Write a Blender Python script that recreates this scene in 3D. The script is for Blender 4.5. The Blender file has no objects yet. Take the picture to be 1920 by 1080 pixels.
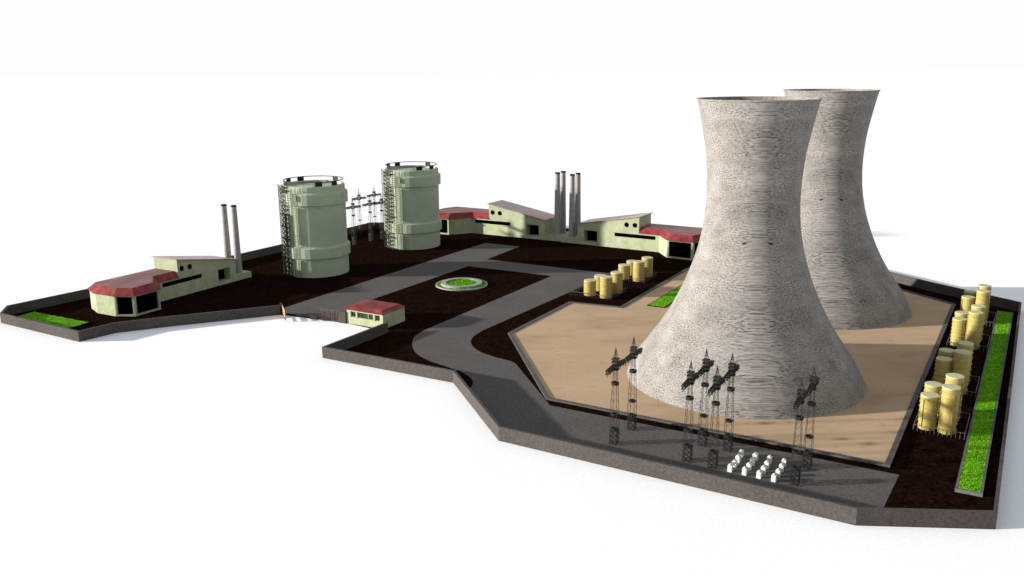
import bpy, bmesh, math, random
from math import sin, cos, pi, radians as rad
from mathutils import Vector, Matrix
random.seed(7)
S = bpy.context.scene
C = S.collection

# ------------------------------------------------------------------ materials
def new_mat(name, rough=0.85, spec=0.3):
    m = bpy.data.materials.new(name); m.use_nodes = True
    nt = m.node_tree; b = nt.nodes['Principled BSDF']
    b.inputs['Roughness'].default_value = rough
    b.inputs['Specular IOR Level'].default_value = spec
    return m, nt, b
def N(nt, t, **k):
    n = nt.nodes.new(t)
    for a, v in k.items(): setattr(n, a, v)
    return n
def noise(nt, vec, scale, detail=6, rough=0.6):
    n = N(nt, 'ShaderNodeTexNoise'); n.inputs['Scale'].default_value = scale
    n.inputs['Detail'].default_value = detail; n.inputs['Roughness'].default_value = rough
    nt.links.new(vec, n.inputs['Vector']); return n
def ramp(nt, fac, stops):
    r = N(nt, 'ShaderNodeValToRGB'); e = r.color_ramp.elements
    while len(e) < len(stops): e.new(0.5)
    for i, (p, c) in enumerate(stops):
        e[i].position = p; e[i].color = (*c, 1)
    nt.links.new(fac, r.inputs['Fac']); return r
def mixc(nt, a, b, fac, mode='MIX'):
    m = N(nt, 'ShaderNodeMix', data_type='RGBA', blend_type=mode)
    for s, v in ((m.inputs[0], fac), (m.inputs[6], a), (m.inputs[7], b)):
        if isinstance(v, (int, float)): s.default_value = v
        elif isinstance(v, tuple): s.default_value = (*v, 1)
        else: nt.links.new(v, s)
    return m.outputs[2]
def mat_noise(name, col, var=0.35, scale=0.15, fine=1.2, fvar=0.35, rough=0.85, spec=0.3, bump=0.0, patch=None, pscale=0.05):
    """base colour with broad blotches and a fine grain"""
    m, nt, b = new_mat(name, rough, spec)
    tc = N(nt, 'ShaderNodeTexCoord').outputs['Object']
    lo = tuple(c*(1-var) for c in col); hi = tuple(min(1, c*(1+var)) for c in col)
    r1 = ramp(nt, noise(nt, tc, scale, 5).outputs['Fac'], [(0.3, lo), (0.7, hi)])
    g = ramp(nt, noise(nt, tc, fine, 3, 0.8).outputs['Fac'], [(0.3, (1-fvar,)*3), (0.7, (1+fvar*.5,)*3)])
    c = mixc(nt, r1.outputs[0], g.outputs[0], 1.0, 'MULTIPLY')
    if patch:
        pf = ramp(nt, noise(nt, tc, pscale, 4).outputs['Fac'], [(0.5, (0, 0, 0)), (0.68, (1, 1, 1))])
        c = mixc(nt, c, patch, pf.outputs[0])
    nt.links.new(c, b.inputs['Base Color'])
    if bump:
        bp = N(nt, 'ShaderNodeBump'); bp.inputs['Strength'].default_value = bump; bp.inputs['Distance'].default_value = 0.3
        nt.links.new(noise(nt, tc, fine, 4, 0.8).outputs['Fac'], bp.inputs['Height']); nt.links.new(bp.outputs[0], b.inputs['Normal'])
    return m
M = {}
M['white_ground'] = mat_noise('white_ground', (0.88, 0.89, 0.905), 0.012, 0.02, 1.1, 0.07, 0.95, 0.0)
M['soil'] = mat_noise('soil', (0.0120, 0.0056, 0.0040), 0.55, 0.3, 0.8, 0.85, 0.95, 0.0, 0.0)
M['asphalt'] = mat_noise('asphalt', (0.097, 0.091, 0.087), 0.10, 0.05, 1.5, 0.45, 0.9, 0.1)
M['wall_concrete'] = mat_noise('wall_concrete', (0.074, 0.066, 0.062), 0.12, 0.06, 1.4, 0.42, 0.9, 0.1)
M['kerb'] = mat_noise('kerb', (0.09, 0.086, 0.082), 0.12, 0.2, 1.6, 0.35, 0.9, 0.1)
M['plinth_side'] = mat_noise('plinth_side', (0.006, 0.004, 0.003), 0.3, 0.2, 1.2, 0.4, 0.95, 0.0)
M['bed_border'] = mat_noise('bed_border', (0.115, 0.125, 0.12), 0.12, 0.2, 1.6, 0.3, 0.9, 0.1)
M['pale_kerb'] = mat_noise('pale_kerb', (0.27, 0.28, 0.24), 0.15, 0.25, 1.3, 0.25, 0.8, 0.2)
M['green_wall'] = mat_noise('green_wall', (0.335, 0.37, 0.235), 0.16, 0.13, 0.8, 0.22, 0.8, 0.2, 0.0, (0.29, 0.30, 0.18), 0.16)
M['reactor_wall'] = mat_noise('reactor_wall', (0.32, 0.37, 0.27), 0.12, 0.07, 0.9, 0.12, 0.8, 0.2)
M['red_roof'] = mat_noise('red_roof', (0.185, 0.026, 0.03), 0.5, 0.22, 0.6, 0.35, 0.6, 0.2, 0.0, (0.15, 0.05, 0.02), 0.16)
M['roof_top_sheen'] = mat_noise('roof_top_sheen', (0.19, 0.07, 0.07), 0.4, 0.09, 0.5, 0.25, 0.5, 0.3, 0.0, (0.15, 0.10, 0.085), 0.07)  # greyer than the skirt: reflection on the flat top put into the colour
M['hall_roof'] = mat_noise('hall_roof', (0.33, 0.23, 0.22), 0.25, 0.05, 0.6, 0.2, 0.35, 0.5, 0.0, (0.30, 0.16, 0.15), 0.05)
M['unlit_black'] = mat_noise('unlit_black', (0.0012, 0.0012, 0.0012), 0.2, 0.3, 1.0, 0.2, 0.9, 0.0)  # flat black: windows, and the unlit inside of openings put into colour
M['dark_window'] = mat_noise('dark_window', (0.006, 0.009, 0.005), 0.7, 0.4, 1.0, 0.4, 0.3, 0.4, 0.0, (0.035, 0.045, 0.02), 0.5)
M['chimney'] = mat_noise('chimney', (0.28, 0.272, 0.265), 0.15, 0.4, 1.4, 0.25, 0.8, 0.2)
M['chimney_cap_dark'] = mat_noise('chimney_cap_dark', (0.03, 0.028, 0.026), 0.2, 0.4, 1.4, 0.2, 0.9, 0.1)  # dark tone of the ring at the chimney top
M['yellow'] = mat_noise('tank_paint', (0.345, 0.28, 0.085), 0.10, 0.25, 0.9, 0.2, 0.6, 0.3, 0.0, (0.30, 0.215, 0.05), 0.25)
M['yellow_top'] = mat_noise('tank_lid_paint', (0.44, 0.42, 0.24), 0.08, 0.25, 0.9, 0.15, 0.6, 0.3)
M['rail'] = mat_noise('rail', (0.10, 0.088, 0.078), 0.2, 0.5, 2.0, 0.2, 0.6, 0.4)
M['lattice'] = mat_noise('lattice', (0.009, 0.0085, 0.007), 0.3, 0.6, 2.0, 0.4, 0.6, 0.3)
M['leg_metal'] = mat_noise('leg_metal', (0.018, 0.015, 0.012), 0.3, 0.6, 2.0, 0.4, 0.6, 0.3)
M['black_metal'] = mat_noise('black_metal', (0.006, 0.006, 0.006), 0.2, 0.6, 2.0, 0.2, 0.6, 0.2)
M['stair'] = mat_noise('stair', (0.045, 0.045, 0.028), 0.5, 0.35, 1.6, 0.5, 0.7, 0.2)
M['stair_pale'] = mat_noise('stair_pale', (0.24, 0.24, 0.15), 0.2, 0.35, 1.6, 0.3, 0.7, 0.2)
M['rust_bar'] = mat_noise('rust_bar', (0.075, 0.05, 0.045), 0.3, 0.6, 2.0, 0.3, 0.8, 0.2)
M['orange'] = mat_noise('orange_paint', (0.62, 0.30, 0.16), 0.25, 0.8, 1.5, 0.3, 0.6, 0.3)
M['cabinet'] = mat_noise('cabinet', (0.62, 0.62, 0.58), 0.06, 0.8, 2.0, 0.18, 0.6, 0.3)

def grass_mat():
    m, nt, b = new_mat('grass', 0.9, 0.1)
    tc = N(nt, 'ShaderNodeTexCoord').outputs['Object']
    c1 = ramp(nt, noise(nt, tc, 0.8, 6, 0.75).outputs['Fac'], [(0.28, (0.06, 0.20, 0.003)), (0.5, (0.115, 0.33, 0.006)), (0.72, (0.19, 0.44, 0.012))])
    nt.links.new(c1.outputs[0], b.inputs['Base Color'])
    bp = N(nt, 'ShaderNodeBump'); bp.inputs['Strength'].default_value = 0.5; bp.inputs['Distance'].default_value = 0.4
    nt.links.new(noise(nt, tc, 1.8, 5, 0.8).outputs['Fac'], bp.inputs['Height']); nt.links.new(bp.outputs[0], b.inputs['Normal'])
    return m
M['grass'] = grass_mat()

def sand_mat():
    m, nt, b = new_mat('sand', 0.9, 0.1)
    tc = N(nt, 'ShaderNodeTexCoord').outputs['Object']
    mp = N(nt, 'ShaderNodeMapping'); mp.inputs['Scale'].default_value = (0.5, 1.0, 1); nt.links.new(tc, mp.inputs['Vector'])
    c1 = ramp(nt, noise(nt, mp.outputs[0], 0.05, 6, 0.6).outputs['Fac'], [(0.32, (0.345, 0.24, 0.145)), (0.5, (0.42, 0.30, 0.19)), (0.7, (0.455, 0.335, 0.215))])
    st = ramp(nt, noise(nt, mp.outputs[0], 0.35, 6, 0.75).outputs['Fac'], [(0.25, (0.62, 0.55, 0.5)), (0.42, (1, 1, 1))])
    gr = ramp(nt, noise(nt, tc, 1.5, 3, 0.8).outputs['Fac'], [(0.3, (0.86,)*3), (0.7, (1.06,)*3)])
    c = mixc(nt, c1.outputs[0], st.outputs[0], 1.0, 'MULTIPLY'); c = mixc(nt, c, gr.outputs[0], 1.0, 'MULTIPLY')
    nt.links.new(c, b.inputs['Base Color']); return m
M['sand'] = sand_mat()

def tower_mat():
    """speckled concrete; the speckle runs in a vertical plane so it drags out into horizontal streaks on one side"""
    m, nt, b = new_mat('tower_concrete', 0.9, 0.1)
    tc = N(nt, 'ShaderNodeTexCoord').outputs['Object']
    sp = N(nt, 'ShaderNodeSeparateXYZ'); nt.links.new(tc, sp.inputs[0])
    def mth(op, a, c_):
        n = N(nt, 'ShaderNodeMath', operation=op)
        for i, v in enumerate((a, c_)):
            if v is None: continue
            if isinstance(v, (int, float)): n.inputs[i].default_value = v
            else: nt.links.new(v, n.inputs[i])
        return n.outputs[0]
    q = mth('ADD', mth('MULTIPLY', sp.outputs[0], cos(rad(-97))), mth('MULTIPLY', sp.outputs[1], sin(rad(-97))))
    z = sp.outputs[2]
    wob = mth('ADD', z, mth('MULTIPLY', noise(nt, tc, 0.16, 3, 0.5).outputs['Fac'], 0.9))
    qw = mth('ADD', q, mth('MULTIPLY', noise(nt, tc, 0.22, 2, 0.5).outputs['Fac'], 0.5))
    cb = N(nt, 'ShaderNodeCombineXYZ'); nt.links.new(qw, cb.inputs[0]); nt.links.new(wob, cb.inputs[1])
    v = cb.outputs[0]
    big = ramp(nt, noise(nt, v, 0.13, 6, 0.65).outputs['Fac'], [(0.28, (0.198, 0.187, 0.175)), (0.5, (0.275, 0.26, 0.242)), (0.72, (0.345, 0.327, 0.306))])
    sp1 = ramp(nt, noise(nt, v, 2.6, 3, 0.9).outputs['Fac'], [(0.40, (0.17, 0.165, 0.16)), (0.54, (0.98, 0.98, 0.98)), (0.72, (1.15, 1.15, 1.15))])
    den = ramp(nt, noise(nt, v, 0.22, 3, 0.6).outputs['Fac'], [(0.34, (0.5,)*3), (0.62, (1, 1, 1))])
    c = mixc(nt, big.outputs[0], sp1.outputs[0], den.outputs[0], 'MULTIPLY')
    for (q0, z0, rq, rz, col) in ((22.0, 27.5, 0.15, 0.2, (0.14, 0.04, 0.03)), (16.05, 45.2, 0.10, 0.2, (0.05, 0.045, 0.04)), (14.95, 47.45, 0.18, 0.3, (0.03, 0.028, 0.022)),
                                  (15.03, 53.65, 0.10, 0.22, (0.08, 0.03, 0.02))):
        d = mth('ADD', mth('POWER', mth('DIVIDE', mth('SUBTRACT', q, q0), rq), 2), mth('POWER', mth('DIVIDE', mth('SUBTRACT', z, z0), rz), 2))
        c = mixc(nt, c, col, mth('LESS_THAN', d, 1.0))
    nt.links.new(c, b.inputs['Base Color'])
    return m
M['tower'] = tower_mat()

# ------------------------------------------------------------------ mesh helpers
class MB:
    def __init__(s): s.bm = bmesh.new()
    def face(s, pts):
        vs = [s.bm.verts.new(p) for p in pts]
        try: return s.bm.faces.new(vs)
        except ValueError: return None
    def prism(s, poly, z0, z1, poly2=None):
        bm = s.bm; top = poly2 or poly
        a = [bm.verts.new((x, y, z0)) for x, y in poly]; b = [bm.verts.new((x, y, z1)) for x, y in top]
        n = len(a); bm.faces.new(a[::-1]); bm.faces.new(b)
        for i in range(n): bm.faces.new((a[i], a[(i+1) % n], b[(i+1) % n], b[i]))
        return s
    def box(s, c, d, rz=0.0):
        x, y, z = c; hx, hy, hz = d[0]/2, d[1]/2, d[2]/2; ca, sa = cos(rz), sin(rz)
        p = [(x+a*hx*ca-b*hy*sa, y+a*hx*sa+b*hy*ca) for a, b in ((-1, -1), (1, -1), (1, 1), (-1, 1))]
        return s.prism(p, z-hz, z+hz)
    def lathe(s, prof, n=48, c=(0, 0), closed=True, a0=0.0):
        bm = s.bm; rings = []
        for r, z in prof:
            rings.append([bm.verts.new((c[0]+r*cos(a0+2*pi*i/n), c[1]+r*sin(a0+2*pi*i/n), z)) for i in range(n)])
        m = len(rings)
        for k in range(m if closed else m-1):
            A, B = rings[k], rings[(k+1) % m]
            for i in range(n): bm.faces.new((A[i], A[(i+1) % n], B[(i+1) % n], B[i]))
        return s
    def cyl(s, c, r0, r1, z0, z1, n=24):
        return s.prism([(c[0]+r0*cos(2*pi*i/n), c[1]+r0*sin(2*pi*i/n)) for i in range(n)], z0, z1, [(c[0]+r1*cos(2*pi*i/n), c[1]+r1*sin(2*pi*i/n)) for i in range(n)])
    def bar(s, p, q, r, n=4):
        p, q = Vector(p), Vector(q); d = (q-p).normalized()
        u = d.cross(Vector((0, 0, 1)) if abs(d.z) < 0.95 else Vector((1, 0, 0))).normalized(); w = d.cross(u)
        a = []; b = []
        for i in range(n):
            t = 2*pi*(i+.5)/n; o = (u*cos(t)+w*sin(t))*r
            a.append(s.bm.verts.new(p+o)); b.append(s.bm.verts.new(q+o))
        s.bm.faces.new(a); s.bm.faces.new(b[::-1])
        for i in range(n): s.bm.faces.new((a[i], b[i], b[(i+1) % n], a[(i+1) % n]))
        return s
    def build(s, name, mat, parent=None, smooth=False):
        bm = s.bm; bmesh.ops.recalc_face_normals(bm, faces=bm.faces)
        me = bpy.data.meshes.new(name); bm.to_mesh(me); bm.free(); me.materials.append(M[mat])
        if smooth:
            for f in me.polygons: f.use_smooth = True
        o = bpy.data.objects.new(name, me); C.objects.link(o)
        if parent: o.parent = parent
        return o
def tag(o, label=None, cat=None, group=None, kind=None):
    for k, v in (('label', label), ('category', cat), ('group', group), ('kind', kind)):
        if v: o[k] = v
    return o
def empty(name, loc, rz=0.0, label=None, cat=None, group=None):
    o = bpy.data.objects.new(name, None); C.objects.link(o); o.location = loc; o.rotation_euler = (0, 0, rz)
    o.empty_display_size = 1.0
    return tag(o, label, cat, group)
def copy_tree(o, parent=None):
    kids = list(o.children); c = o.copy(); C.objects.link(c)
    c.parent = parent
    for k in kids: copy_tree(k, c)
    return c
def sheet(name, poly, z, mat, kind='structure'):
    bm = bmesh.new(); vs = [bm.verts.new((x, y, z)) for x, y in poly]
    es = [bm.edges.new((vs[i], vs[(i+1) % len(vs)])) for i in range(len(vs))]
    bmesh.ops.triangle_fill(bm, use_beauty=True, use_dissolve=False, edges=es)
    for f in bm.faces:
        f.normal_update()
        if f.normal.z < 0: f.normal_flip()
    me = bpy.data.meshes.new(name); bm.to_mesh(me); bm.free(); me.materials.append(M[mat])
    o = bpy.data.objects.new(name, me); C.objects.link(o)
    if kind: o['kind'] = kind
    return o
def offset_poly(P, d, closed=True):
    out = []; n = len(P)
    for i in range(n):
        p = Vector(P[i])
        a = Vector(P[i-1]) if (closed or i > 0) else None; b = Vector(P[(i+1) % n]) if (closed or i < n-1) else None
        ns = []
        for u, v in ((a, p), (p, b)):
            if u is None or v is None: continue
            t = (v-u).normalized(); ns.append(Vector((-t.y, t.x)))
        if len(ns) == 1: m = ns[0]*d
        else:
            m = (ns[0]+ns[1]).normalized(); m = m*(d/max(0.35, m.dot(ns[0])))
        out.append((p.x+m.x, p.y+m.y))
    return out
def ribbon(mb, P, d, z0, z1, closed=True):
    Q = offset_poly(P, d, closed); n = len(P); bm = mb.bm
    a0 = [bm.verts.new((*p, z0)) for p in P]; a1 = [bm.verts.new((*p, z1)) for p in P]
    b0 = [bm.verts.new((*p, z0)) for p in Q]; b1 = [bm.verts.new((*p, z1)) for p in Q]
    for i in range(n if closed else n-1):
        j = (i+1) % n
        for f in ((a0[i], a0[j], a1[j], a1[i]), (b0[i], b0[j], b1[j], b1[i]), (a1[i], a1[j], b1[j], b1[i]), (a0[i], a0[j], b0[j], b0[i])): bm.faces.new(f)
    if not closed:
        bm.faces.new((a0[0], a1[0], b1[0], b0[0])); bm.faces.new((a0[-1], a1[-1], b1[-1], b0[-1]))
    return mb
def smooth_path(P, k=6):
    out = []
    for i in range(len(P)-1):
        p0 = Vector(P[max(i-1, 0)]); p1 = Vector(P[i]); p2 = Vector(P[i+1]); p3 = Vector(P[min(i+2, len(P)-1)])
        for j in range(k):
            t = j/k
            q = 0.5*((2*p1)+(p2-p0)*t+(2*p0-5*p1+4*p2-p3)*t*t+(3*p1-p0-3*p2+p3)*t*t*t); out.append((q.x, q.y))
    out.append(tuple(P[-1])); return out

AX = rad(59.6)                                   # long axis of the plant
V = Vector((cos(AX), sin(AX))); U = Vector((V.y, -V.x))

# ------------------------------------------------------------------ setting
sheet('ground', [(-9000, -2500), (9000, -2500), (9000, 16000), (-9000, 16000)], 0.0, 'white_ground')
WALL = [(-96.1, 368.6), (-137, 351.7), (-155.2, 343.0), (-164.2, 331.3), (-208.9, 358.9), (-212.7, 371.3), (-191.7, 401.0), (-129.2, 505.9), (-91, 577), (-78, 577), (-50, 600), (150, 481),
        (178.5, 426.2), (189.9, 401.6), (210.6, 364.2), (106.4, 182.9), (76.3, 185.1), (-4.0, 234.2), (-19.4, 281.9), (-67.6, 309.4), (-49.0, 341.0)]
sheet('soil', offset_poly(WALL[:-1] + [(-49.3, 341.5), (-66.9, 354.2)], -0.15), 0.06, 'soil')
pw = ribbon(MB(), WALL, -0.85, 0.0, 4.15, closed=False).build('perimeter_wall', 'wall_concrete')
tag(pw, 'low grey concrete wall running round the whole plant yard, open at the gate', 'wall')

curve1 = smooth_path([(-11.6, 342.4), (-15.0, 333.5), (-15.4, 325.5), (-12.6, 316.5), (-7.0, 309.3), (-1.0, 304.2), (1.2, 300.6)], 5)
curve2 = smooth_path([(-16.0, 272.0), (-13.4, 277.5), (-13.2, 284.0), (-16.5, 291.5), (-22.0, 297.5), (-29.2, 304.9), (-34.6, 313.5), (-37.2, 324.0), (-37.4, 334.5), (-34.6, 343.2)], 5)
ROAD = [(-96.0, 368.0), (-98.4, 379.2), (-15.6, 525.0), (4.8, 514.0), (-13.4, 478.2), (49.5, 441.2)] + curve1 + [(11.3, 260.6), (96.6, 210.6), (81.2, 185.9), (76.6, 186.0), (-3.6, 234.5)] + curve2 + \
       [(19.4, 436.9), (-22.6, 461.2), (-68.0, 383.0), (-67.2, 354.4)]
sheet('road', ROAD, 0.12, 'asphalt')

PAD = [(-1.8, 336.3), (24.9, 383.6), (45.9, 374.5), (93.0, 457.5), (172.5, 411.0), (188.7, 374.6), (95.6, 213.9), (10.2, 264.4)]
plinth = MB().prism(PAD, 0.02, 0.55).build('pad_plinth', 'plinth_side'); plinth['kind'] = 'structure'
sheet('sand_yard', offset_poly(PAD, -1.3), 0.62, 'sand')
kb = ribbon(MB(), offset_poly(PAD, -0.02), -1.45, 0.56, 0.95).build('kerb', 'kerb'); kb['kind'] = 'structure'

# ------------------------------------------------------------------ planted beds
def turf_mesh(poly, z, step=1.0, amp=0.12):
    """clumpy turf: fine grid of small raised tufts clipped to the polygon"""
    from mathutils.geometry import intersect_point_quad_2d as ipq
    mb = MB(); bm = mb.bm
    c = Vector((sum(p[0] for p in poly)/4, sum(p[1] for p in poly)/4))
    a, b, d = Vector(poly[0]), Vector(poly[1]), Vector(poly[3]); cc = Vector(poly[2])
    nu = max(2, int((b-a).length/step)); nv = max(2, int((d-a).length/step)); g = []
    for i in range(nu+1):
        row = []
        for j in range(nv+1):
            s, t = i/nu, j/nv; p = (a*(1-s)+b*s)*(1-t)+(d*(1-s)+cc*s)*t
            row.append(bm.verts.new((p.x, p.y, z+random.uniform(0, amp))))
        g.append(row)
    for i in range(nu):
        for j in range(nv): bm.faces.new((g[i][j], g[i+1][j], g[i+1][j+1], g[i][j+1]))
    return mb
def tufts(mb, poly, z, n, h):
    a, b, cc, d = [Vector(p) for p in poly]
    for _ in range(n):
        s, t = random.random(), random.random(); p = (a*(1-s)+b*s)*(1-t)+(d*(1-s)+cc*s)*t
        w = random.uniform(.08, .2); an = random.uniform(0, pi); hh = h*random.uniform(.5, 1.2); l = random.uniform(-.25, .25)
        mb.face([(p.x-w*cos(an), p.y-w*sin(an), z), (p.x+w*cos(an), p.y+w*sin(an), z), (p.x+l, p.y+l, z+hh)])
def grass_bed(poly, z, border, label, n, bmat='bed_border'):
    r = empty('grass_bed', (poly[0][0], poly[0][1], 0), 0, label, 'grass bed')
    rel = [(x-poly[0][0], y-poly[0][1]) for x, y in poly]
    area = sum(rel[i-1][0]*rel[i][1]-rel[i][0]*rel[i-1][1] for i in range(4))
    sg = 1 if area > 0 else -1
    if border:
        ribbon(MB(), rel, sg*border, 0.03, z, True).build('border', bmat, r)
        inner = offset_poly(rel, sg*(border+.02))
    else: inner = rel
    mb = turf_mesh(inner, z-0.12); tufts(mb, inner, z-0.1, n, 0.3)
    tag(mb.build('turf', 'grass', r), kind='stuff')
    if not border: MB().prism(rel, 0.03, z-0.13).build('bed_soil', 'plinth_side', r)
grass_bed([(106.0, 201.2), (111.2, 198.2), (205.3, 360.0), (200.2, 363.0)], 0.9, 0.55, 'long narrow bright green grass bed with grey border along the right perimeter wall', 9000)
grass_bed([(57.6, 376.3), (64.4, 372.4), (89.2, 415.2), (82.4, 419.1)], 0.95, 0.22, 'green grass bed set in the sand behind the left flank of the nearer cooling tower', 2500, 'plinth_side')
grass_bed([(-207.8, 362.5), (-178.5, 344.5), (-171.9, 356.6), (-203.0, 374.0)], 0.7, 0, 'bright green grass bed in the far left corner of the yard beside the octagonal hall', 3000)

rb = empty('round_flower_bed', (-23.8, 419.7, 0), 0, 'round green bed with two pale stone rings in the middle of the yard', 'flower bed')
MB().lathe([(12.3, .03), (12.3, .65), (11.6, .65), (11.6, .03)], 64).build('outer_kerb', 'pale_kerb', rb)
MB().lathe([(9.7, .03), (9.7, 1.45), (7.4, 1.45), (7.4, .03)], 64).build('inner_kerb', 'pale_kerb', rb)
mb = MB(); mb.cyl((0, 0), 7.38, 7.38, 0.05, 0.95, 48)
mb.lathe([(11.58, .03), (11.58, .38), (9.72, .38), (9.72, .03)], 48)
for _ in range(2500):
    a = random.uniform(0, 2*pi); r = 7.3*math.sqrt(random.random()) if random.random() < .7 else random.uniform(9.8, 11.5); z = .95 if r < 8 else .38
    x, y = r*cos(a), r*sin(a); w = .15; t = random.uniform(0, pi)
    mb.face([(x-w*cos(t), y-w*sin(t), z), (x+w*cos(t), y+w*sin(t), z), (x, y, z+random.uniform(.2, .5))])
mb.build('turf', 'grass', rb)

# ------------------------------------------------------------------ cooling towers
PROF = [(37.9, 0), (36.6, 3.5), (34.9, 7), (32.2, 11), (29.2, 15.2), (26.6, 19.2), (24.0, 23.8), (21.4, 29.2), (18.9, 35.4), (17.1, 40.8), (15.7, 46.6), (14.8, 52), (14.35, 58), (14.3, 63), (14.6, 69), (15.3, 75), (16.4, 81), (17.4, 86), (18.3, 90.1)]
def interp_prof(n=72):
    P = smooth_path(PROF, 4); return P
def make_tower():
    r = empty('cooling_tower', (0, 0, 0))
    outer = [(a, b-0.35) for a, b in interp_prof()]; outer[0] = (38.0, 0.25); outer = [p_ for i_, p_ in enumerate(outer) if i_ == 0 or p_[1] > .3]
    inner = [(a-0.55, b) for a, b in reversed(outer)]
    MB().lathe(outer+inner, 96).build('shell', 'tower', r, smooth=True)
    sh = r.children[0]; sh.data.set_sharp_from_angle(angle=rad(50))
    MB().lathe([(18.0, 89.45), (18.55, 89.45), (18.55, 89.85), (18.0, 89.85)], 96).build('rim', 'tower', r)
    return r
t1 = make_tower(); t1.location = (75.85, 284.5, 0.4)
t2 = copy_tree(t1); t2.location = (129.1, 375.3, 0.4)
tag(t1, 'nearer of the two huge speckled concrete cooling towers, standing in front of the other', 'cooling tower', 'cooling towers on the sand yard')
tag(t2, 'farther speckled concrete cooling tower, partly hidden behind the other one', 'cooling tower', 'cooling towers on the sand yard')

# ------------------------------------------------------------------ reactor buildings
def make_reactor():
    r = empty('reactor_building', (0, 0, 0)); R = 15.4
    MB().lathe([(R, 0.05), (R, 8.6), (R-.12, 8.6), (R-.12, 44.2), (R-.5, 44.7), (R-1.6, 44.7), (R-1.6, 43.5), (0.01, 43.6), (0.01, 0.05)], 40).build('wall', 'reactor_wall', r)
    MB().lathe([(R+.02, 9.0), (R+1.15, 9.5), (R+1.15, 14.4), (R-.1, 15.4)], 40, closed=False).build('lower_band', 'reactor_wall', r)
    MB().lathe([(R-.1, 35.2), (R+1.1, 35.6), (R+1.1, 40.9), (R-.1, 41.8)], 40, closed=False).build('upper_band', 'reactor_wall', r)
    mb = MB(); nb = 64; rr = R-1.0
    mb.lathe([(rr+.17, 46.55), (rr+.17, 46.9), (rr-.17, 46.9), (rr-.17, 46.55)], nb)
    rg = mb.build('railing', 'black_metal', r)
    for a in (128, 52, -34, -68, -148, -200):
        aa = rad(a); mb = MB()
        for k in range(4):
            b0 = aa-.12+k*.06; b1 = b0+.06
            mb.prism([(cos(b0)*(rr-.2), sin(b0)*(rr-.2)), (cos(b1)*(rr-.2), sin(b1)*(rr-.2)), (cos(b1)*(rr+.2), sin(b1)*(rr+.2)), (cos(b0)*(rr+.2), sin(b0)*(rr+.2))], 44.3, 46.9)
        mb.build('railing_panel', 'black_metal', rg)
    # wrap-round service stair with mesh cage on the side that faces the gate
    st = MB(); pale = MB(); R1, R2 = R+0.5, R+1.75
    def P(a, rad_, z): return (rad_*cos(rad(a)), rad_*sin(rad(a)), z)
    A = [194, 200, 206, 212, 218, 224, 230, 236, 242]
    for a in A:
        st.bar(P(a, R2, 0), P(a, R2, 45.2), .11)
    for a in (202, 208, 214, 221, 228): st.bar(P(a, R1, 0), P(a, R1, 45), .13)
    z = 0.8; k = 0
    while z < 45:
        for i in range(len(A)-1):
            if z < 44 and random.random() < .85: st.bar(P(A[i], R2, z), P(A[i+1], R2, z), .07)
        a0, a1 = (202, 226) if k % 2 == 0 else (226, 202)
        for i in range(5):
            b0 = a0+(a1-a0)*i/5; b1 = a0+(a1-a0)*(i+1)/5; z0 = z+2.2*i/5; z1 = z+2.2*(i+1)/5
            if z1 < 45:
                st.bar(P(b0, (R1+R2)/2, z0), P(b1, (R1+R2)/2, z1), .26); st.bar(P(b0, R2-.1, z0+.9), P(b1, R2-.1, z1+.9), .09)
        z += 1.1; k += 1
    for zz in range(0, 45, 6):
        st.prism([P(b, R1-.3, 0)[:2] for b in (200, 206, 212, 218, 224, 230)]+[P(b, R2, 0)[:2] for b in (230, 224, 218, 212, 206, 200)], zz+.6, zz+.8)
    sr = st.build('stair', 'stair', r)
    for a in (242, 245, 248, 251):
        pale.bar(P(a, R+1.3, 0), P(a, R+1.3, 43.6), .09)
    z = .6
    while z < 43.5:
        for a in (242, 245, 248): pale.bar(P(a, R+1.3, z), P(a+3, R+1.3, z), .1)
        z += 0.95
    pale.build('ladder_cage', 'stair_pale', r)
    # shallow upright fins beside the ladder, added to cast a shaded strip
    mb = MB()
    for (z0, z1, a0, a1) in ((0.3, 8.4, 250.5, 251.8), (16.5, 34.5, 250.5, 251.8), (38.0, 40.8, 250, 251.5)):
        pts = [P(a0+(a1-a0)*i/3, R+1.14 if z0 > 35 else R+.05, 0)[:2] for i in range(4)]+[P(a1-(a1-a0)*i/3, R+1.85 if z0 > 35 else R+.8, 0)[:2] for i in range(4)]
        mb.prism(pts, z0, z1)
    mb.build('shade_fin', 'reactor_wall', r)
    return r
r1 = make_reactor(); r1.location = (-98.2, 452.0, 0.05)
r2 = copy_tree(r1); r2.location = (-56.9, 521.1, 0.05); r2.rotation_euler = (0, 0, rad(2))
tag(r1, 'left and nearer of the two green cylindrical reactor buildings, beside the diagonal road', 'reactor building', 'green reactor buildings')
tag(r2, 'right and farther green cylindrical reactor building, with the row of halls starting behind it', 'reactor building', 'green reactor buildings')

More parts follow.
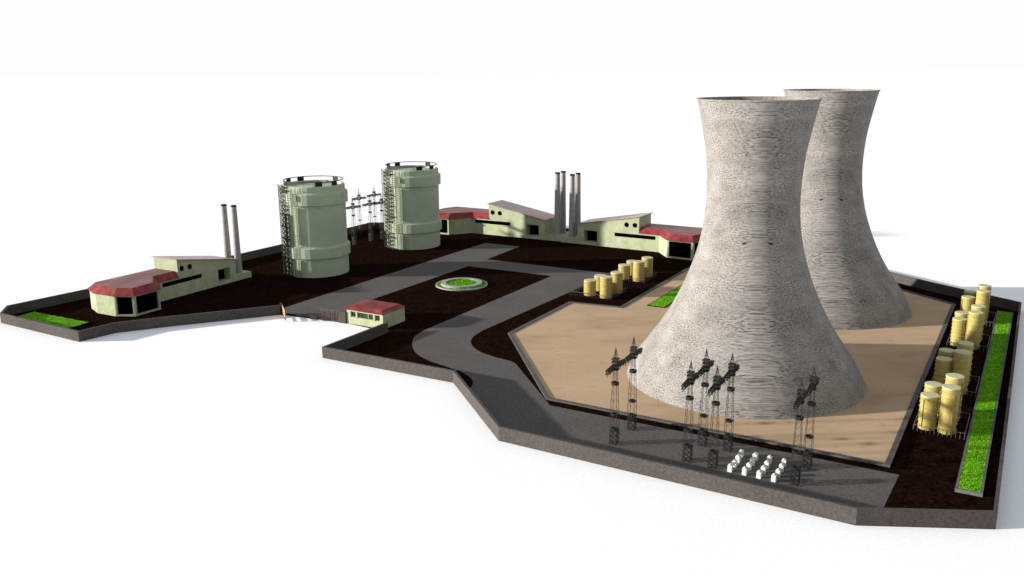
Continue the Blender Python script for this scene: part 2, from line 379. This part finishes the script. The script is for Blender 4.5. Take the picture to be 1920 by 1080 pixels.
# ------------------------------------------------------------------ turbine halls
def make_hall(mir=1):
    """local frame: x along the front wall, y outwards from the front (mirrored by mir)"""
    r = empty('turbine_hall', (0, 0, 0))
    m_ = mir
    def p(s, t): return (s, -t*m_)                 # x=s, y=-t for the normal hand
    sT, zT, sE, zE, D = 12.3, 18.9, 51.2, 11.8, -16.8
    slope = (zE-zT)/(sE-sT)
    def top(s): return 9.8 if s < sT-1e-6 else zT+slope*(s-sT)
    # main hall front wall with real openings
    mb = MB()
    holes = [(2.2, 27.3, 6.7, 8.8), (38.4, 46.9, 1.9, 8.5)]
    sb = [0, 2.2, sT, 27.3, 38.4, 46.9, sE]; zb = [0, 1.9, 6.7, 8.5, 8.8]
    for i in range(len(sb)-1):
        s0, s1 = sb[i], sb[i+1]; lv = zb+[None]
        for k in range(len(lv)-1):
            z0, z1 = lv[k], lv[k+1]
            sm = (s0+s1)/2; zm = (z0+(z1 if z1 else z0+.5))/2
            if any(h[0] < sm < h[1] and h[2] < zm < h[3] for h in holes): continue
            t0 = z1 if z1 else top(s0+1e-3); t1 = z1 if z1 else top(s1-1e-3)
            mb.face([(*p(s0, 0), z0), (*p(s1, 0), z0), (*p(s1, 0), t1), (*p(s0, 0), t0)])
    # other walls
    mb.face([(*p(sT, 0), 9.8), (*p(sT, 0), zT), (*p(sT, D), zT), (*p(sT, D), 9.8)])
    mb.face([(*p(sE, 0), 0), (*p(sE, D), 0), (*p(sE, D), zE), (*p(sE, 0), zE)])
    mb.face([(*p(0, D), 0), (*p(sE, D), 0), (*p(sE, D), zE), (*p(sT, D), zT), (*p(sT, D), 9.8), (*p(0, D), 9.8)])
    mb.face([(*p(0, 0), 9.8), (*p(sT, 0), 9.8), (*p(sT, D), 9.8), (*p(0, D), 9.8)])
    # jambs of the loading bay
    h = holes[1]; d = -4.5
    mb.face([(*p(h[0], 0), h[2]), (*p(h[0], d), h[2]), (*p(h[0], d), h[3]), (*p(h[0], 0), h[3])])
    mb.face([(*p(h[1], 0), h[2]), (*p(h[1], d), h[2]), (*p(h[1], d), h[3]), (*p(h[1], 0), h[3])])
    mb.face([(*p(h[0], 0), h[2]), (*p(h[1], 0), h[2]), (*p(h[1], d), h[2]), (*p(h[0], d), h[2])])
    mb.face([(*p(h[0], 0), h[3]), (*p(h[1], 0), h[3]), (*p(h[1], d), h[3]), (*p(h[0], d), h[3])])
    mb.build('wall', 'green_wall', r)
    mb = MB(); mb.face([(*p(h[0], d-.05), h[2]), (*p(h[1], d-.05), h[2]), (*p(h[1], d-.05), h[3]), (*p(h[0], d-.05), h[3])]); mb.build('loading_bay_shade', 'unlit_black', r)  # black sheet standing for the shade deep in the bay
    g = holes[0]
    mb = MB(); mb.box((p((g[0]+g[1])/2, -.5)[0], p(0, -.5)[1], (g[2]+g[3])/2), (g[1]-g[0]+.02, .3, g[3]-g[2]+.02)); mb.build('strip_window', 'unlit_black', r)
    # sloping roof
    def slab(s0, s1, t0, t1, z0, z1, th):
        mbx = MB(); a = [(*p(s0, t0), z0), (*p(s1, t0), z1), (*p(s1, t1), z1), (*p(s0, t1), z0)]
        b = [(x, y, z+th) for x, y, z in a]; bm = mbx.bm
        A = [bm.verts.new(q) for q in a]; B = [bm.verts.new(q) for q in b]
        bm.faces.new(A); bm.faces.new(B)
        for i in range(4): bm.faces.new((A[i], A[(i+1) % 4], B[(i+1) % 4], B[i]))
        return mbx
    slab(sT-.9, sE+.3, .6, D-.6, zT+.02, zE+.02, .35).build('roof', 'hall_roof', r)
    # round windows: dark disc in a frame
    for sc in (14.9, 20.0):
        mb = MB(); n = 20; y0 = p(0, .02)[1]; y1 = p(0, .18)[1]
        z0 = 14.0-0.02*(sc-15)
        mb2 = mb.bm; f = [mb2.verts.new((sc+1.35*cos(2*pi*i/n), y1, z0+1.35*sin(2*pi*i/n))) for i in range(n)]; e = [mb2.verts.new((sc+1.35*cos(2*pi*i/n), y0, z0+1.35*sin(2*pi*i/n))) for i in range(n)]
        mb2.faces.new(f); mb2.faces.new(e)
        for i in range(n): mb2.faces.new((f[i], f[(i+1) % n], e[(i+1) % n], e[i]))
        mb.build('round_window', 'unlit_black', r)
    # octagonal entrance wing
    O = [(0, 0), (-9.6, 11.8), (-24.2, 12.0), (-28.4, 3.6), (-28.6, -9.0), (-24, -19.5), (-9.5, -19.5), (0, D)]
    hb = 10.0; mb = MB()
    def wallseg(a, b, hole=None):
        a = Vector(a); b = Vector(b); L = (b-a).length; d_ = (b-a)/L
        def q(u, z, off=0.0):
            nrm = Vector((d_.y, -d_.x)); c = a+d_*u+nrm*off; return (*p(c.x, c.y), z)
        if not hole: mb.face([q(0, 0), q(L, 0), q(L, hb), q(0, hb)]); return None
        u0, u1, z0, z1 = hole
        for f in ([q(0, 0), q(u0, 0), q(u0, hb), q(0, hb)], [q(u1, 0), q(L, 0), q(L, hb), q(u1, hb)], [q(u0, 0), q(u1, 0), q(u1, z0), q(u0, z0)], [q(u0, z1), q(u1, z1), q(u1, hb), q(u0, hb)]): mb.face(f)
        cen = Vector((-14, -3)); mid = (a+b)/2; off = 1.0 if (cen-mid).dot(Vector((d_.y, -d_.x))) > 0 else -1.0
        for f in ([q(u0, z0), q(u1, z0), q(u1, z0, off), q(u0, z0, off)], [q(u0, z1), q(u1, z1), q(u1, z1, off), q(u0, z1, off)], [q(u0, z0), q(u0, z1), q(u0, z1, off), q(u0, z0, off)], [q(u1, z0), q(u1, z1), q(u1, z1, off), q(u1, z0, off)]): mb.face(f)
        pn = MB(); pn.face([q(u0-.05, z0-.05, off), q(u1+.05, z0-.05, off), q(u1+.05, z1+.05, off), q(u0-.05, z1+.05, off)])
        return pn
    dark_backs = []
    for i in range(len(O)-1):
        L = (Vector(O[i+1])-Vector(O[i])).length
        hole = {1: (.9, L-1.1, .8, 9.2), 2: (1.1, L-.8, .8, 9.2)}.get(i)
        pn = wallseg(O[i], O[i+1], hole)
        if pn: dark_backs.append(pn)
    mb.build('wing_wall', 'green_wall', r)
    for pn in dark_backs: pn.build('wing_opening', 'unlit_black', r)  # flat black sheets standing for the unlit inside of the wing
    # mansard roof of the wing
    cen = Vector((-13.5, -3.2))
    def sc(P, k): return [tuple(cen+(Vector(q)-cen)*k) for q in P]
    OC = [(sT-.3, 0.5), (0.6, 0.5)] + O[1:7] + [(sT-.3, -19.5)]
    E1 = [(sT-.1, .9), (-.2, .9)] + [tuple(cen+(Vector(q)-cen).normalized()*((Vector(q)-cen).length+1.1)) for q in O[1:7]] + [(sT-.1, -20.4)]
    E2 = [(sT-.1, -2.4), (-.9, -2.4)] + [tuple(cen+(Vector(q)-cen)*(((Vector(q)-cen).length-3.2)/(Vector(q)-cen).length)) for q in O[1:7]] + [(sT-.1, -16.2)]
    mb = MB(); bm = mb.bm
    a = [bm.verts.new((*p(*q), 9.75)) for q in E1]; b = [bm.verts.new((*p(*q), 12.9)) for q in E2]; n = len(a)
    for i in range(n): bm.faces.new((a[i], a[(i+1) % n], b[(i+1) % n], b[i]))
    bm.faces.new(a[::-1])
    wr = mb.build('wing_roof', 'red_roof', r)
    mb = MB(); mb.face([(*p(*q), 12.9) for q in E2]); bmesh.ops.triangulate(mb.bm, faces=mb.bm.faces[:]); mb.build('roof_deck', 'roof_top_sheen', wr)
    # chimney plinth and chimneys
    MB().prism([p(sE+.01, 0), p(62.1, 0), p(62.1, D), p(sE+.01, D)], 0.0, 3.1).build('plinth', 'green_wall', r)
    for (cs, ct) in ((57.1, -4.3), (57.1, -11.6)):
        c = p(cs, ct); ch = MB().lathe([(1.95, 3.1), (1.42, 40.0), (1.2, 40.0), (1.2, 37.5), (0.01, 37.5), (0.01, 3.1)], 24, c, closed=False).build('chimney', 'chimney', r, smooth=True)
        ch.data.set_sharp_from_angle(angle=rad(40))
        MB().lathe([(1.52, 39.2), (1.52, 40.05), (1.15, 40.05), (1.15, 39.2)], 24, c).build('cap', 'chimney_cap_dark', ch)
    return r
h1 = make_hall(1); h1.location = (-156.0, 391.6, 0.05); h1.rotation_euler = (0, 0, rad(61.05)); h1.scale = (.9, .9, .9)
h2 = copy_tree(h1); h2.location = (-24.4, 558.7, 0.05); h2.rotation_euler = (0, 0, rad(-30.1)); h2.scale = (1, 1, 1)
h3 = make_hall(-1); h3.location = (81.3, 494.2, 0.05); h3.rotation_euler = (0, 0, rad(148.4)); h3.scale = (.99, .99, .99)
tag(h1, 'pale green hall at the left end of the yard with its own two chimneys', 'industrial hall', 'pale green turbine halls')
tag(h2, 'pale green hall just right of the farther reactor, with chimneys at its right end', 'industrial hall', 'pale green turbine halls')
tag(h3, 'pale green hall partly behind the nearer cooling tower, with chimneys at its left end', 'industrial hall', 'pale green turbine halls')

# ------------------------------------------------------------------ guard house and gate
GA = rad(-30.4)
gh = empty('guard_house', (-66.6, 354.4, 0.05), GA, 'small green guard house with red hipped roof and a row of windows beside the gate', 'guard house')
W_, D_, H_ = 18.3, 14.2, 6.3
mb = MB()
wins = [(1.9, 4.6), (5.3, 13.4), (14.2, 16.8)]; xs = [0]+[v for w in wins for v in w]+[W_]; zs = [0, 2.9, 5.35, H_]
for i in range(len(xs)-1):
    for k in range(3):
        xm = (xs[i]+xs[i+1])/2
        if k == 1 and any(a < xm < b for a, b in wins): continue
        mb.face([(xs[i], 0, zs[k]), (xs[i+1], 0, zs[k]), (xs[i+1], 0, zs[k+1]), (xs[i], 0, zs[k+1])])
for f in ([(0, 0, 0), (0, D_, 0), (0, D_, H_), (0, 0, H_)], [(W_, 0, 0), (W_, D_, 0), (W_, D_, H_), (W_, 0, H_)], [(0, D_, 0), (W_, D_, 0), (W_, D_, H_), (0, D_, H_)]): mb.face(f)
for a, b in wins:
    for f in ([(a, 0, 2.9), (b, 0, 2.9), (b, .5, 2.9), (a, .5, 2.9)], [(a, 0, 5.35), (b, 0, 5.35), (b, .5, 5.35), (a, .5, 5.35)], [(a, 0, 2.9), (a, .5, 2.9), (a, .5, 5.35), (a, 0, 5.35)], [(b, 0, 2.9), (b, .5, 2.9), (b, .5, 5.35), (b, 0, 5.35)]): mb.face(f)
mb.build('wall', 'green_wall', gh)
for a, b in wins:
    m2 = MB()
    for q in (a+.12, b-.12): m2.box((q, .4, 4.12), (.2, .15, 2.42))
    m2.box(((a+b)/2, .4, 3.0), (b-a-.45, .15, .18)); m2.box(((a+b)/2, .4, 5.25), (b-a-.45, .15, .18))
    if b-a > 5: m2.box((a+5.4, .4, 4.12), (.3, .15, 2.0))
    w = m2.build('window', 'green_wall', gh)
    m3 = MB(); m3.face([(a, .52, 2.9), (b, .52, 2.9), (b, .52, 5.35), (a, .52, 5.35)]); m3.build('pane', 'dark_window', w)
mb = MB(); e = 1.1; bm = mb.bm
a = [bm.verts.new(q) for q in ((-2.6, -.7, 5.95), (W_+.35, -.7, 5.95), (W_+.35, D_+.35, 5.95), (-2.6, D_+.35, 5.95))]
b = [bm.verts.new(q) for q in ((2.2, 1.5, 7.25), (W_-1.6, 1.5, 7.25), (W_-1.6, D_-1.3, 7.25), (2.2, D_-1.3, 7.25))]
bm.faces.new(a[::-1]); bm.faces.new(b)
for i in range(4): bm.faces.new((a[i], a[(i+1) % 4], b[(i+1) % 4], b[i]))
mb.build('roof', 'red_roof', gh)

Gd = Vector((-66.9, 354.4))-Vector((-96.1, 368.6)); gl = Gd.length; gang = math.atan2(Gd.y, Gd.x)
def gp(u, off=0): q = Vector((-96.1, 368.6))+Gd.normalized()*u+Vector((-Gd.normalized().y, Gd.normalized().x))*off; return (q.x, q.y)
gpil = MB().box((*gp(gl-1.6, -.1), 2.5), (3.2, .8, 4.9), gang).build('gate_pillar', 'wall_concrete')
tag(gpil, 'short brownish concrete pier joining the barred gate to the guard house', 'pillar')
sg = empty('sliding_gate', (*gp(gl-14.2, .3), 0.12), gang, 'dark rusty gate of upright bars drawn half open beside the guard house', 'gate')
mb = MB(); mb.box((5.5, 0, .35), (11, .25, .35)); mb.box((5.5, 0, 4.6), (11, .25, .3)); mb.box((.12, 0, 2.5), (.24, .26, 4.5)); mb.box((10.88, 0, 2.5), (.24, .26, 4.5)); mb.build('gate_frame', 'rust_bar', sg)
for i in range(12):
    MB().box((.75+i*.86, 0, 2.5), (.42 if i % 3 else .2, .16, 4.0)).build('bar', 'rust_bar', sg)
gt = MB().box((*gp(gl/2-6.2, -.1), .5), (gl-17.2, .7, .9), gang).build('gate_track', 'black_metal'); tag(gt, 'low black gate rail lying across the yard entrance', 'gate rail')
gb = MB().box((*gp(gl-16.0, -.15), .9), (3.2, .9, 1.7), gang); gbo = gb.build('gate_motor_box', 'wall_concrete'); tag(gbo, 'low dark box at the end of the half open barred gate', 'gate motor')
lf = empty('gate_leaf', (-96.0, 368.0, 0.1), math.atan2(-10.9, 3.9), 'orange slatted gate leaf swung outward at the end of the left wall', 'gate')
mb = MB(); mb.box((5.8, 0, .7), (11.6, .2, .28)); mb.box((5.8, 0, 4.9), (11.6, .2, .28)); mb.box((.15, 0, 2.8), (.3, .22, 4.0)); mb.box((11.45, 0, 2.8), (.3, .22, 4.0)); mb.build('leaf_frame', 'black_metal', lf)
for k in range(4): MB().box((5.8, 0, 1.5+k*.87), (11.0, .12, .55)).build('slat', 'orange', lf)
gp_l = MB().box((-96.4, 368.5, 2.6), (.9, .9, 5.2), gang).build('gate_post', 'black_metal'); tag(gp_l, 'black gate post at the end of the left wall', 'post')

# ------------------------------------------------------------------ storage tanks with railings
def make_tank(R, H):
    t = empty('storage_tank', (0, 0, 0))
    prof = [(R, 0.0)]
    for f in (.08, .22, .36, .50, .64, .78, .90): prof += [(R, H*f-.12), (R+.2, H*f-.07), (R+.2, H*f+.07), (R, H*f+.12)]
    prof += [(R, H-.25), (R-.02, H-.25), (0.01, H-.25)]
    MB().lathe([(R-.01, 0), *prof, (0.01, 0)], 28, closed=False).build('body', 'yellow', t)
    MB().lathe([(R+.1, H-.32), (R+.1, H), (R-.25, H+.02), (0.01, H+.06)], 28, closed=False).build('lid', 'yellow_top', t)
    MB().box((R+.18, 0, H*.5), (.22, .3, H*.8)).build('pipe', 'yellow', t)
    return t
protos = {}
order = ['nearest', 'second', 'third', 'farthest']
RIGHT = [((116.6, 240.3), (121.6, 249.0), (120.8, 237.2), (126.1, 246.3)), ((135.3, 272.1), (140.3, 280.9), (139.2, 268.8), (144.3, 277.6)),
         ((162.3, 318.2), (167.2, 326.7), (166.0, 314.6), (171.2, 323.2)), ((180.9, 350.0), (186.2, 358.8), (184.4, 345.8), (189.5, 354.7))]
LEFT = [((35.0, 397.3), (40.4, 406.3), (41.7, 392.6), (47.4, 401.6)), ((54.1, 429.0), (59.1, 437.8), (60.6, 424.6), (65.9, 433.8))]
where = ['front short', 'rear short', 'front tall', 'rear tall']
def put_tank(kind, R, H, c, label, grp):
    if kind not in protos: protos[kind] = make_tank(R, H); o = protos[kind]
    else: o = copy_tree(protos[kind])
    o.location = (c[0], c[1], 0.35); o.rotation_euler = (0, 0, random.uniform(0, 6))
    tag(o, label, 'storage tank', grp)
for gi, g in enumerate(RIGHT):
    for k, c in enumerate(g):
        put_tank(('rs', 'rt')[k//2], 2.3, (9.95, 13.35)[k//2], c, f'{where[k]} yellow tank of the {order[gi]} foursome beside the long grass bed', 'yellow tanks on the right side')
for gi, g in enumerate(LEFT):
    for k, c in enumerate(g):
        put_tank(('ls', 'lt')[k//2], 2.65, (6.9, 9.4)[k//2], c, f'{where[k]} yellow tank of the {("nearer", "farther")[gi]} foursome left of the cooling towers', 'yellow tanks on the left side')
def railing(u0, u1, v0, v1, org, label, mat='rail'):
    r = empty('railing', (org[0], org[1], 0.06), 0, label, 'railing', 'railings round the tank groups')
    def q(u, v): w = U*u+V*v; return (w.x, w.y)
    rails = MB(); posts = MB(); cs = [q(u0, v0), q(u1, v0), q(u1, v1), q(u0, v1)]
    for i in range(4):
        a, b = Vector(cs[i]), Vector(cs[(i+1) % 4]); L = (b-a).length; n = max(2, round(L/1.05))
        for z in (1.85, ): rails.bar((*a, z), (*b, z), .09)
        for j in range(n): c = a+(b-a)*j/n; posts.bar((*c, 0), (*c, 1.85), .085)
    rails.build('rail', mat, r); tag(posts.build('posts', mat, r))
for gi, g in enumerate(RIGHT):
    railing(-3.1, 9.9, -3.4, 13.2, g[0], f'thin metal railing round the {order[gi]} foursome of tanks beside the long grass bed')
for gi, g in enumerate(LEFT):
    railing(-8.6, 11.5, -3.6, 14.0, g[0], f'thin metal railing round the {("nearer", "farther")[gi]} foursome of tanks left of the cooling towers')

# ------------------------------------------------------------------ pylons
def make_pylon():
    t = empty('power_pylon', (0, 0, 0))
    def hw(z): return 1.0 if z <= 4 else (1.0-.10*(z-4)/6 if z < 10 else (.90-.45*(z-10)/10 if z < 20 else .45))
    cs = ((-1, -1), (1, -1), (1, 1), (-1, 1))
    zl = [0, 8, 14, 20, 23]
    for sx, sy in cs:
        mb = MB()
        for a, b in zip(zl[:-1], zl[1:]): mb.bar((sx*hw(a), sy*hw(a), a), (sx*hw(b), sy*hw(b), b), .062)
        mb.build('leg', 'leg_metal', t)
    mb = MB()                                                       # bracing: dense foot, sparse shaft
    def xb(z0, z1, r):
        for i in range(4):
            a, b = cs[i], cs[(i+1) % 4]; h0, h1 = hw(z0), hw(z1)
            mb.bar((a[0]*h0, a[1]*h0, z0), (b[0]*h1, b[1]*h1, z1), r); mb.bar((b[0]*h0, b[1]*h0, z0), (a[0]*h1, a[1]*h1, z1), r)
    for z in (0, 1.35, 2.7): xb(z, z+1.35, .12)
    for z in (4.2, 6.2, 9.2, 11.4, 13.6, 15.6, 18, 19.6): xb(z, z+2.0, .022)
    mb.build('bracing', 'lattice', t)
    for z, h in ((3.9, .6), (8.2, .5), (16.9, .75)):
        k = 1.05; MB().lathe([(k, z), (k, z+h), (k*.6, z+h), (k*.6, z)], 8, a0=pi/8).build('collar', 'lattice', t)
    mb = MB()                                                       # head cage
    for z in (21.2, 22.2, 23.3, 24.2): mb.box((0, 0, z), (1.7, 1.7, .3))
    for sx, sy in cs: mb.bar((sx*.65, sy*.65, 21.1), (sx*.65, sy*.65, 24.2), .1)
    mb.box((0, 0, 23.8), (1.0, 1.0, .6)); mb.build('head', 'lattice', t)
    mb = MB()
    for sx, sy in cs: mb.bar((sx*.5, sy*.5, 24.2), (0, 0, 27.3), .07)
    mb.bar((0, 0, 24.2), (0, 0, 27.5), .06); mb.box((0, 0, 25.4), (.5, .5, .1)); mb.build('spire', 'leg_metal', t)
    for s in (-1, 1):                                               # cross arms along x
        mb = MB()
        for y in (-.4, .4):
            mb.bar((s*.7, y, 22.7), (s*5.7, y*.7, 22.3), .16); mb.bar((s*.7, y, 21.6), (s*5.7, y*.7, 21.4), .16)
            for k in range(5):
                x0, x1 = 1.0+.94*k, 1.0+.94*(k+1)
                mb.bar((s*x0, y, 21.6), (s*x1, y*.8, 22.4), .13); mb.bar((s*x0, y, 22.6), (s*x0, y, 21.5), .08)
        for k in range(6): mb.bar((s*(1.0+.94*k), -.4, 22.4), (s*(1.0+.94*k), .4, 22.4), .13)
        mb.build('cross_arm', 'lattice', t)
        for x in (3.2, 5.5):
            MB().cyl((s*x, 0), .1, .1, 20.5, 21.4, 8).build('insulator', 'leg_metal', t)
    return t
pyl = make_pylon(); first = True
FRONT = [((27.5, 231.6), 'leftmost front power pylon, nearer of that pair to the perimeter wall'), ((33.6, 241.6), 'front power pylon overlapping the left edge of the nearer cooling tower'),
         ((45.3, 220.1), 'power pylon near the wall, left one of the middle four'), ((51.3, 230.0), 'power pylon near the sand yard kerb, left one of the middle four'),
         ((51.1, 216.1), 'power pylon near the wall, next left of the white cabinets'), ((57.3, 226.4), 'power pylon by the kerb just behind the left column of white cabinets'),
         ((69.0, 206.0), 'power pylon immediately right of the front row of white cabinets'), ((75.0, 215.4), 'rightmost front power pylon, by the sand yard kerb')]
BACK = [((-91.6, 522.8), 'distant power pylon left and nearest of those between the two reactors'), ((-94.0, 559.5), 'distant power pylon left and rear between the two reactors'),
        ((-83.6, 534.5), 'distant power pylon right of centre between the two reactors'), ((-86.8, 574.0), 'distant power pylon farthest back, close to the farther reactor'),
        ((-105.5, 538.0), 'distant power pylon almost hidden behind the nearer reactor'), ((-77.6, 540.5), 'distant power pylon almost hidden behind the left edge of the farther reactor')]
pyl_objs = []
for (x, y), lab in FRONT+BACK:
    o = pyl if first else copy_tree(pyl); first = False
    o.location = (x, y, .12); o.rotation_euler = (0, 0, AX if y < 300 else rad(48))
    tag(o, lab, 'pylon', 'power pylons'); pyl_objs.append(o)
def cable(a, b, z, label):
    mb = MB(); n = 8; A = Vector((*a, z)); B = Vector((*b, z)); pts = []
    for i in range(n+1):
        s = i/n; q = A.lerp(B, s); q.z -= 2.0*4*s*(1-s)*.6; pts.append(q)
    for p0, p1 in zip(pts[:-1], pts[1:]): mb.bar(p0, p1, .05)
    tag(mb.build('power_cable', 'black_metal'), label, 'cable', 'cables between the distant pylons')
cable((-91.6, 522.8), (-83.6, 534.5), 20.2, 'thin sagging cable between the two nearer distant pylons')
cable((-94.0, 559.5), (-86.8, 574.0), 20.2, 'thin sagging cable between the two rearmost distant pylons')
cable((-105.5, 538.0), (-91.6, 522.8), 20.2, 'thin cable running behind the nearer reactor to the leftmost pylon')
cable((-83.6, 534.5), (-77.6, 540.5), 20.2, 'thin cable running toward the farther reactor from the pylon beside it')

# ------------------------------------------------------------------ white cabinets (4 x 4)
cab = empty('electrical_cabinet', (0, 0, 0))
MB().prism([(-.62, -.7), (.62, -.7), (.62, .7), (-.62, .7)], 0, 1.75).build('body', 'cabinet', cab)
mb = MB(); bm = mb.bm
v_ = [bm.verts.new(q) for q in ((-.66, -.75, 1.76), (.66, -.75, 1.76), (.66, .75, 1.76), (-.66, .75, 1.76), (0, -.55, 2.2), (0, .55, 2.2))]
for f in ((0, 1, 2, 3), (0, 1, 4), (2, 3, 5), (1, 2, 5, 4), (3, 0, 4, 5)): bm.faces.new([v_[i] for i in f])
mb.build('roof', 'cabinet', cab)
MB().box((0, -.73, .95), (.8, .05, 1.2)).build('door', 'cabinet', cab)
cols = ['leftmost', 'second', 'third', 'rightmost']; rows = ['front', 'second', 'third', 'rear']
F0 = Vector((54.9, 213.4)); dx = (Vector((64.4, 207.6))-F0)/3; RW = [Vector((0, 0)), Vector((1.75, 2.65)), Vector((3.4, 5.6)), Vector((4.95, 8.7))]
k = 0
for i in range(4):
    for j in range(4):
        o = cab if k == 0 else copy_tree(cab); k += 1
        c = F0+dx*j+RW[i]; o.location = (c.x, c.y, .12); o.scale = (.88, .88, .92); o.rotation_euler = (0, 0, math.atan2(dx.y, dx.x)+random.uniform(-.12, .12))
        tag(o, f'white electrical cabinet in the {rows[i]} row, {cols[j]} column of the cabinet grid', 'electrical cabinet', 'white cabinets between the front pylons')

# ------------------------------------------------------------------ light, world, camera
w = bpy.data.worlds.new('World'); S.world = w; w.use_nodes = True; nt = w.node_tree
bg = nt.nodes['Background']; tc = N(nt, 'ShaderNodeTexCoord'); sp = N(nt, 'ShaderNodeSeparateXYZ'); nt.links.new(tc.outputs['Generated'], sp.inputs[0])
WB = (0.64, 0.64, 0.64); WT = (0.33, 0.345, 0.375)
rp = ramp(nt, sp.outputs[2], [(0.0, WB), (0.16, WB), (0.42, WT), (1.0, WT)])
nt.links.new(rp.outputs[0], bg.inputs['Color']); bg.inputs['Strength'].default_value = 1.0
sun = bpy.data.lights.new('sun', 'SUN'); sun.energy = 6.4; sun.angle = rad(1.4); sun.color = (1.0, 0.95, 0.88)
so = bpy.data.objects.new('sun', sun); C.objects.link(so)
EL, AZ = rad(11.6), rad(3.5)
d = Vector((cos(EL)*cos(AZ), cos(EL)*sin(AZ), -sin(EL)))
so.rotation_euler = d.to_track_quat('-Z', 'Y').to_euler(); so.location = (-300, 300, 200)

cam = bpy.data.cameras.new('camera'); co = bpy.data.objects.new('camera', cam); C.objects.link(co)
cam.lens = 32.0376; cam.sensor_width = 36; cam.clip_start = 1; cam.clip_end = 40000
pt, rl = rad(13.61288), rad(-0.43125)
f = Vector((0, cos(pt), -sin(pt))); rt = Vector((1, 0, 0)); up = rt.cross(f)
rr = rt*cos(rl)+up*sin(rl); uu = -rt*sin(rl)+up*cos(rl)
mt = Matrix((rr, uu, -f)).transposed().to_4x4(); mt.translation = Vector((0, 0, 100)); co.matrix_world = mt
S.camera = co
S.view_settings.view_transform = 'Standard'; S.view_settings.look = 'None'; S.view_settings.exposure = 0.62; S.view_settings.gamma = 1
S.render.engine = 'CYCLES'
